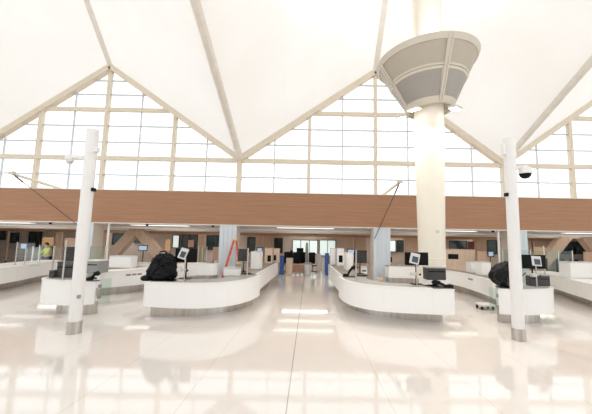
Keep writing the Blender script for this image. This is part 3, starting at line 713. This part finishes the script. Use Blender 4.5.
# black soft bags
def softbag(lab, loc, sx, sy, sz, seed, prof, name):
    t = thing(name, lab, 'bag', loc)
    bm = BM(); bmesh.ops.create_icosphere(bm, subdivisions=5, radius=1)
    for v in bm.verts:
        c = v.co.copy()
        for a in range(3): c[a] = math.copysign(abs(c[a]) ** .62, c[a])
        u = (c.z + 1) / 2
        k = prof(u)
        q = Vector((c.x * sx * k[0] + k[1], c.y * sy * k[0], max(u, 0) * sz))
        n_ = noise.noise(c * 1.7 + Vector((seed, 0, 0))) * .10 + abs(noise.noise(c * 3.6 + Vector((0, seed, 0)))) * .09 + noise.noise(c * 8 + Vector((0, 0, seed))) * .025
        q += v.co.normalized() * (n_ - .05) * min(sx, sz) * 1.4
        if q.z < 0: q.z = 0
        v.co = q
    obj('bag_body', bm, 'bagcloth', t, True)
    return t
bg = softbag('black cloth bag covering equipment on the left curved counter', (-4.36, 9.40, ZC), .46, .27, .78, 3.1,
             lambda u: (1.10 - .42 * u, .04 * u), 'equipment_bag')
tb('strap', [(-.30, -.26, .12), (-.1, -.285, .30), (.12, -.24, .48), (.24, -.15, .58)], .018, 'bagcloth', bg)
tb('strap', [(.34, -.26, .14), (.18, -.28, .32), (.02, -.25, .48), (-.12, -.18, .62)], .018, 'bagcloth', bg)
bm = BM(); bmesh.ops.create_icosphere(bm, subdivisions=3, radius=.1)
for v in bm.verts: v.co = Vector((v.co.x * 1.5 - .36, v.co.y * 1.2 - .18, max(v.co.z * .9 + .07, 0)))
obj('side_pocket', bm, 'bagcloth', bg, True)
bm = BM(); tube(bm, [(-.12, 0, .74), (-.08, 0, .83), (.06, 0, .85), (.14, 0, .76)], .022, 10); obj('handle', bm, 'bagcloth', bg, True)
bg = softbag('bulging black bag slumped on the counter left of the right pole', (5.80, 9.22, ZC), .35, .32, .74, 8.4,
             lambda u: (.80 + .30 * math.sin(min(1, u * 1.15) * math.pi) ** .7, -.10 * math.sin(u * math.pi)), 'equipment_bag')
tb('strap', [(-.34, -.20, .22), (-.15, -.37, .34), (.1, -.40, .36), (.3, -.3, .45)], .02, 'dark', bg)
tb('strap', [(-.2, -.3, .08), (-.24, -.34, .3), (-.16, -.3, .55), (-.05, -.2, .72)], .016, 'dark', bg)

# low trolley on the floor in the right passage
b = T(486, 309.5, 0); t = thing('floor_trolley', 'low white platform trolley on the floor below the right black bag', 'trolley', b)
bxo('deck', -.24, .26, -.14, .3, .13, .19, 'white', t, .01)
for sx in (-.18, .2):
    for sy in (-.08, .24):
        bm = BM(); tube(bm, [(sx - .02, sy, .055), (sx + .02, sy, .055)], .055, 16); w_ = obj('wheel', bm, 'rubber', t, True)
        bxo('caster', sx - .03, sx + .03, sy - .03, sy + .03, .10, .13, 'dark', w_)

# red stepladder
b = Vector((P(232.5, 260, 18.0).x + .1, 18.0, 0))
t = thing('stepladder', 'orange-red stepladder standing open in front of the left square column', 'ladder', b, R(8))
top = 2.22; fx, bx_ = -.62, .40
for s in (-1, 1):
    obj('front_rail', beam(BM(), (fx, s * .30, .02), (-.06, s * .16, top), .085, .05), 'red', t)
    obj('rear_rail', beam(BM(), (bx_, s * .30, .02), (.06, s * .16, top - .02), .06, .045), 'red', t)
for k in range(1, 7):
    u = k / 7; x = fx + (-.06 - fx) * u; hw = .30 - .14 * u
    bxo('step', x - .05, x + .05, -hw, hw, top * u - .015, top * u + .015, 'lightgrey', t)
for k in (1, 3, 5):
    u = k / 7; x = bx_ + (.06 - bx_) * u; hw = .30 - .14 * u
    tb('rear_brace', [(x, -hw, top * u), (x, hw, top * u)], .015, 'lightgrey', t)
bxo('top_cap', -.16, .16, -.2, .2, top - .03, top + .05, 'yellowcap', t, .01)

# boards
def board(x0, x1, y0, y1, Y, m, lab, frame=False):
    a, b = P(x0, y1, Y), P(x1, y0, Y); w = b.x - a.x
    t = thing('notice_board', lab, 'board', ((a.x + b.x) / 2, Y, 0)); 
    bxo('panel', -w / 2, w / 2, -.02, .02, a.z, b.z, m, t, .005)
    for s in (-1, 1): bxo('leg', s * w * .4 - .025, s * w * .4 + .025, .02, .06, 0, b.z - .05, 'dark', t)
    if frame:
        bm = BM()
        for q in ((-w / 2 - .04, -w / 2, a.z, b.z), (w / 2, w / 2 + .04, a.z, b.z), (-w / 2 - .04, w / 2 + .04, b.z, b.z + .05)): box(bm, q[0], q[1], -.03, .03, q[2], q[3])
        obj('frame', bm, 'dark', t)
board(42, 54, 237.5, 245.5, 22.6, 'peach', 'plain orange-tan board behind the person in the yellow-green jacket')
board(64, 76, 238, 247, 19.2, 'tan', 'pinkish board in a dark frame above the black display, left of pole', True)
board(165, 171, 239.5, 251, 21.0, 'peach', 'narrow orange-tan board above the left black bag')
board(534, 545, 247, 255, 20.8, 'peach', 'orange-tan board above the black display at right')
board(477.5, 486, 251.5, 261.5, 18.2, 'tan', 'pinkish tan board left of the right black bag, above white cabinets')
board(584, 597, 252, 263, 20.5, 'tan', 'pinkish tan board at the right photo edge behind the white cabinet')
board(212.5, 219.5, 247, 260, 20.4, 'tan', 'pale tan board left of the red stepladder')
board(188, 194, 240, 247, 26.0, 'tan', 'small pinkish board beyond the wide display on the left')
p0, p1 = P(468, 252.5, 23.5), P(474, 241.5, 23.5)
t = thing('hanging_print', 'dark red hanging print right of the cream mast at the back', 'print', ((p0.x + p1.x) / 2, 23.5, 3.0))
bxo('sheet', -(p1.x - p0.x) / 2, (p1.x - p0.x) / 2, -.015, .015, p0.z - 3.0, p1.z - 3.0, 'redprint', t)
for s in (-1, 1): tb('cord', [(s * .15, 0, p1.z - 3.0), (s * .15, 0, 0)], .006, 'dark', t, 6)

# office chairs, desk, bin and tower far down the aisle
def office_chair():
    t = thing('office_chair', '', 'chair')
    bm = BM(); box(bm, -.24, .24, -.24, .22, .46, .54); obj('seat', bm, 'black', t, bevel=.03)
    bm = BM(); box(bm, -.24, .24, .20, .27, .60, 1.42); obj('backrest', bm, 'black', t, bevel=.04)
    tb('column', [(0, 0, .1), (0, 0, .46)], .03, 'dark', t); tb('back_bar', [(0, .18, .5), (0, .27, .7)], .025, 'dark', t)
    for s in (-1, 1): tb('armrest', [(s * .26, -.1, .54), (s * .28, -.08, .72), (s * .28, .14, .72)], .02, 'black', t)
    for k in range(5):
        a = k * math.tau / 5; l = tb('leg', [(0, 0, .11), (.28 * math.cos(a), .28 * math.sin(a), .07)], .02, 'dark', t)
        bm = BM(); bmesh.ops.create_uvsphere(bm, u_segments=8, v_segments=6, radius=.035)
        for v in bm.verts: v.co += Vector((.28 * math.cos(a), .28 * math.sin(a), .035))
        obj('wheel', bm, 'rubber', l, True)
    return t
def copy_tree(o, parent=None):
    c = o.copy(); C.objects.link(c)
    if parent: c.parent = parent
    for ch in [q for q in C.objects if q.parent == o]: copy_tree(ch, c)
    return c
ch0 = office_chair()
spots = [(-1.5, 22.6, 20, 'black office chair leftmost behind the brown desk down the aisle'), (-.95, 22.4, -10, 'black office chair second from left behind the brown desk down the aisle'),
         (-.38, 22.8, 30, 'black office chair left of the grey tower down the aisle'), (.28, 22.5, 15, 'black office chair right of the grey tower down the aisle'),
         (15.0, 19.6, 40, 'dark office chair behind the long low glass screen, left one'), (15.75, 19.9, 160, 'dark office chair behind the long low glass screen, middle one'), (16.5, 19.6, -30, 'dark office chair behind the long low glass screen, right one')]
for i, (x, y, a, lab) in enumerate(spots):
    o = ch0 if i == 0 else copy_tree(ch0)
    o.location = (x, y, 0); o.rotation_euler = (0, 0, R(a)); o['label'] = lab; o['group'] = 'office chairs down the aisle' if y > 20 else 'office chairs behind the glass screen'
t = thing('desk', 'low brown desk before the black chairs at the far end of the aisle', 'desk', (-.75, 21.3, 0))
bxo('top', -.85, .5, 0, .6, .60, .64, 'tan', t); bxo('modesty_panel', -.8, .45, .05, .09, .1, .60, 'tan', t)
for s in (-.82, .44): bxo('leg', s, s + .04, .05, .55, 0, .60, 'tan', t)
t = thing('waste_bin', 'grey tapered waste bin in the middle of the aisle', 'bin', (T(307, 274.5, 0).x + .05, 20.8, 0))
bm = BM()
lathe(bm, [(.001, 0), (.20, 0), (.27, .74), (.25, .74), (.19, .03)], 28); obj('body', bm, 'lightgrey', t, True)
bm = BM(); lathe(bm, [(.275, .72), (.29, .74), (.29, .78), (.15, .84), (.001, .85)], 28); obj('lid', bm, 'grey', t, True)
q = P(307, 242.5, 24.9)
t = thing('grey_tower', 'tall slim grey tower rising above the office chairs', 'tower', (q.x, 24.9, 0))
bm = BM(); box(bm, -.17, .17, -.15, .15, .05, q.z)
for v in bm.verts:
    if v.co.z > 1: v.co.x *= .55; v.co.y *= .55
obj('shaft', bm, 'grey', t); bxo('foot_plate', -.25, .25, -.25, .25, 0, .05, 'dark', t)
t = thing('coat_stand', 'black coat stand left of the office chairs down the aisle', 'stand', (P(291.5, 255, 23.6).x, 23.6, 0))
tb('pole', [(0, 0, .02), (0, 0, 1.5)], .03, 'black', t); bm = BM(); cyl(bm, .2, 0, .03); obj('foot_plate', bm, 'black', t)
bm = BM(); bmesh.ops.create_icosphere(bm, subdivisions=3, radius=.2)
for v in bm.verts: v.co = Vector((v.co.x * .8, v.co.y * .7, v.co.z * 1.9 + 1.12)) + v.co * noise.noise(v.co * 8) * .4
obj('hanging_coat', bm, 'bagcloth', t, True)

# strip lights under the low ceiling, five rows of four, the rearmost added to brighten the back
ng = 0
for y in (19.05, 21.4, 24.2, 27.5, 30.8):
    for xc, lab in ((-18.6, 'far left bay'), (-9.1, 'left bay between square columns'), (-.25, 'bay over the aisle'), (8.4, 'bay right of the aisle'), (17.2, 'far right bay')):
        row = {19.05: 'just behind the wooden fascia', 21.4: 'second row back', 24.2: 'third row back', 27.5: 'fourth row back', 30.8: 'added rear row along the back wall'}[y]
        zt = 3.058 if y < 19.5 else 3.118
        t = thing('strip_light', 'linear ceiling light in the %s, %s' % (lab, row), 'light', (xc, y, zt), 0, 'linear lights under the low ceiling')
        bxo('housing', -1.75, 1.75, -.22, .22, -.05, 0, 'whitepaint', t); bxo('diffuser', -1.72, 1.72, -.2, .2, -.06, -.05, 'strip' if y < 23 else 'stripback', t)
# silver ducts hung below the low ceiling
for y, z, rad, lab in ((19.95, 2.90, .085, 'long silver duct hung under the low ceiling, the one nearest the fascia'), (22.0, 2.84, .10, 'long silver duct hung under the low ceiling, second behind the fascia')):
    t = thing('ceiling_duct', lab, 'duct', (0, y, 3.05 if y < 20.5 else 3.11))
    tb('pipe', [(-30, 0, z - t.location.z), (30, 0, z - t.location.z)], rad, 'ductgrey', t, 14)
    for k in range(13):
        x = -29 + k * 58 / 12
        if abs(x - .0) < .01: x = .3
        bxo('hanger', x - .02, x + .02, -rad - .01, rad + .01, z - t.location.z - rad - .01, 0, 'ductgrey', t)
# small black spot heads under the soffit
for px, lab in ((147, 'small black dome on the soffit above the left black bag'), (213, 'small black dome on the soffit left of the left square column'), (225.5, 'small black dome on the soffit at the left square column'),
                (50, 'small black dome on the soffit near the left edge'), (493, 'small black dome on the soffit left of the right pole'), (524, 'small black dome on the soffit right of the right pole')):
    p = P(px, 227, 18.62); t = thing('soffit_dome', lab, 'dome camera', (p.x, 18.62, 3.06))
    bm = BM(); lathe(bm, [(.10, 0), (.10, -.03), (.085, -.03)], 16); obj('ring', bm, 'black', t, True)
    bm = BM(); lathe(bm, [(.085, -.02), (.075, -.07), (.04, -.11), (.001, -.12)], 16); obj('dome', bm, 'black', t, True)

# white outrigger struts with their rods
def outrigger(tip, foot, anchor, ups, lab):
    t = thing('outrigger_strut', lab, 'strut', tip); tip = Vector(tip)
    L_ = lambda p: Vector(p) - tip
    tb('tube', [(0, 0, 0), L_(foot) * .5, L_(foot)], [.075, .10, .075], 'mast', t)
    bxo('bracket', -.16, .16, -.08, .08, -.05, .11, 'conerim', t, .02)
    d = L_(anchor); n_ = d.normalized()
    tb('turnbuckle', [n_ * .2, n_ * .75], .045, 'dark', t); tb('stay_rod', [(0, 0, 0), d], .02, 'dark', t, 8)
    for k, u in enumerate(ups): tb('upper_rod', [(0, 0, .05), L_(u)], .012, 'bar', t, 6)
outrigger(P(12, 173.5, 17.6), P(66, 190.5, 20.2), P(79, 226, 18.32), [(-13.91, 20.3, 13.6), (-18.3, 20.2, 10.6), (-21.5, 20.2, 5.2)], 'white tube strut with black turnbuckle above the fascia at far left')
outrigger(P(400, 182, 17.6), P(380, 197, 20.2), P(374.5, 239, 18.40), [P(379, 92, 20.2), (9.0, 20.2, 5.6)], 'white tube strut above the fascia left of the cream mast')

# ================================================================== PERSON behind the far left counter
def skinned(name, joints, edges, m, parent, root=0, sub=2):
    me = bpy.data.meshes.new(name); me.from_pydata([j[0] for j in joints], edges, []); me.update()
    o = bpy.data.objects.new(name, me); C.objects.link(o); me.materials.append(M[m])
    bm = bmesh.new(); bm.from_mesh(me); lay = bm.verts.layers.skin.verify(); bm.verts.ensure_lookup_table()
    for v, j in zip(bm.verts, joints):
        r = j[1]; v[lay].radius = (r, r) if not isinstance(r, tuple) else r; v[lay].use_root = (v.index == root)
    bm.to_mesh(me); bm.free()
    o.modifiers.new('skin', 'SKIN'); s = o.modifiers.new('sub', 'SUBSURF'); s.levels = sub; s.render_levels = sub
    # bake the modifiers to plain mesh
    dg = bpy.context.evaluated_depsgraph_get(); nm = bpy.data.meshes.new_from_object(o.evaluated_get(dg))
    o.modifiers.clear(); o.data = nm
    for p in nm.polygons: p.use_smooth = True
    if parent: o.parent = parent
    return o
q = P(48.5, 250, 19.6)
per = thing('person', 'person in a yellow-green jacket and dark trousers leaning left behind the far left counter', 'person', (q.x, 19.6, 0), R(-20))
Jt = [((0, 0, .95), .15), ((-.02, 0, 1.15), .15), ((-.07, -.02, 1.36), .16), ((-.09, -.03, 1.50), .07), ((-.12, -.05, 1.60), .075), ((-.13, -.06, 1.72), .10),
      ((.10, -.03, 1.44), .065), ((.14, -.14, 1.20), .05), ((.06, -.34, 1.06), .04), ((.04, -.42, 1.04), .038),
      ((-.26, -.03, 1.43), .065), ((-.40, -.14, 1.22), .05), ((-.52, -.32, 1.08), .04), ((-.56, -.39, 1.06), .038),
      ((.10, 0, .88), .11), ((.11, -.02, .48), .075), ((.11, .02, .09), .05), ((.12, -.16, .045), .045),
      ((-.10, 0, .88), .11), ((-.11, -.02, .48), .075), ((-.11, .02, .09), .05), ((-.12, -.16, .045), .045)]
Ed = [(0, 1), (1, 2), (2, 3), (3, 4), (4, 5), (2, 6), (6, 7), (7, 8), (8, 9), (2, 10), (10, 11), (11, 12), (12, 13), (0, 14), (14, 15), (15, 16), (16, 17), (0, 18), (18, 19), (19, 20), (20, 21)]
for h_, d in ((9, Vector((-.02, -.08, -.005))), (13, Vector((-.03, -.075, -.005)))):
    for f_ in range(5):
        w0 = Vector(Jt[h_][0]); sd = Vector((.013 * (f_ - 2), .004 * abs(f_ - 2), 0))
        a = w0 + d * .45 + sd * 1.4; b = w0 + d * (1.0 - .08 * abs(f_ - 2)) + sd * 2 + Vector((0, 0, -.02))
        if f_ == 4: a = w0 + d * .2 + sd * 1.6; b = w0 + d * .6 + sd * 2.6
        i = len(Jt); Jt += [(tuple(a), .010), (tuple(b), .008)]; Ed += [(h_, i), (i, i + 1)]
skinned('body', Jt, Ed, 'skin', per)
skinned('jacket', [(j[0], r) for j, r in ((Jt[0], .185), (Jt[1], .185), (Jt[2], .19), (Jt[3], .095), (Jt[6], .09), (Jt[7], .075), (Jt[8], .058), (Jt[10], .09), (Jt[11], .075), (Jt[12], .058))],
        [(0, 1), (1, 2), (2, 3), (2, 4), (4, 5), (5, 6), (2, 7), (7, 8), (8, 9)], 'hivis', per)
skinned('trousers', [(j[0], r) for j, r in ((Jt[0], .17), (Jt[14], .135), (Jt[15], .10), (Jt[16], .075), (Jt[18], .135), (Jt[19], .10), (Jt[20], .075))],
        [(0, 1), (1, 2), (2, 3), (0, 4), (4, 5), (5, 6)], 'trousers', per)
bm = BM(); bmesh.ops.create_icosphere(bm, subdivisions=3, radius=.118)
for v in list(bm.verts):
    if v.co.z < -.02 and v.co.y < .04: bm.verts.remove(v)
for v in bm.verts: v.co += Vector((-.13, -.045, 1.735))
obj('hair', bm, 'hair', per, True)
for s in (-1, 1):
    bm = BM(); bmesh.ops.create_uvsphere(bm, u_segments=8, v_segments=6, radius=.013)
    for v in bm.verts: v.co += Vector((-.13 + s * .035, -.155, 1.72))
    obj('eye', bm, 'hair', per, True)
bm = BM(); bmesh.ops.create_cone(bm, segments=8, radius1=.018, radius2=.004, depth=.05, cap_ends=True)
for v in bm.verts: v.co += Vector((-.13, -.165, 1.69))
obj('nose', bm, 'skin', per, True)

# ================================================================== DAYLIGHT
w = bpy.data.worlds.new('overcast'); S.world = w; w.use_nodes = True
bg_ = w.node_tree.nodes['Background']; bg_.inputs[0].default_value = (.93, .97, 1, 1); bg_.inputs[1].default_value = 2.1
S.view_settings.view_transform = 'Standard'; S.view_settings.look = 'None'
S.view_settings.exposure = -0.17; S.view_settings.gamma = 1; S.view_settings.use_curve_mapping = False
S.cycles.max_bounces = 10; S.cycles.diffuse_bounces = 6; S.cycles.transparent_max_bounces = 16
S.cycles.sample_clamp_indirect = 8
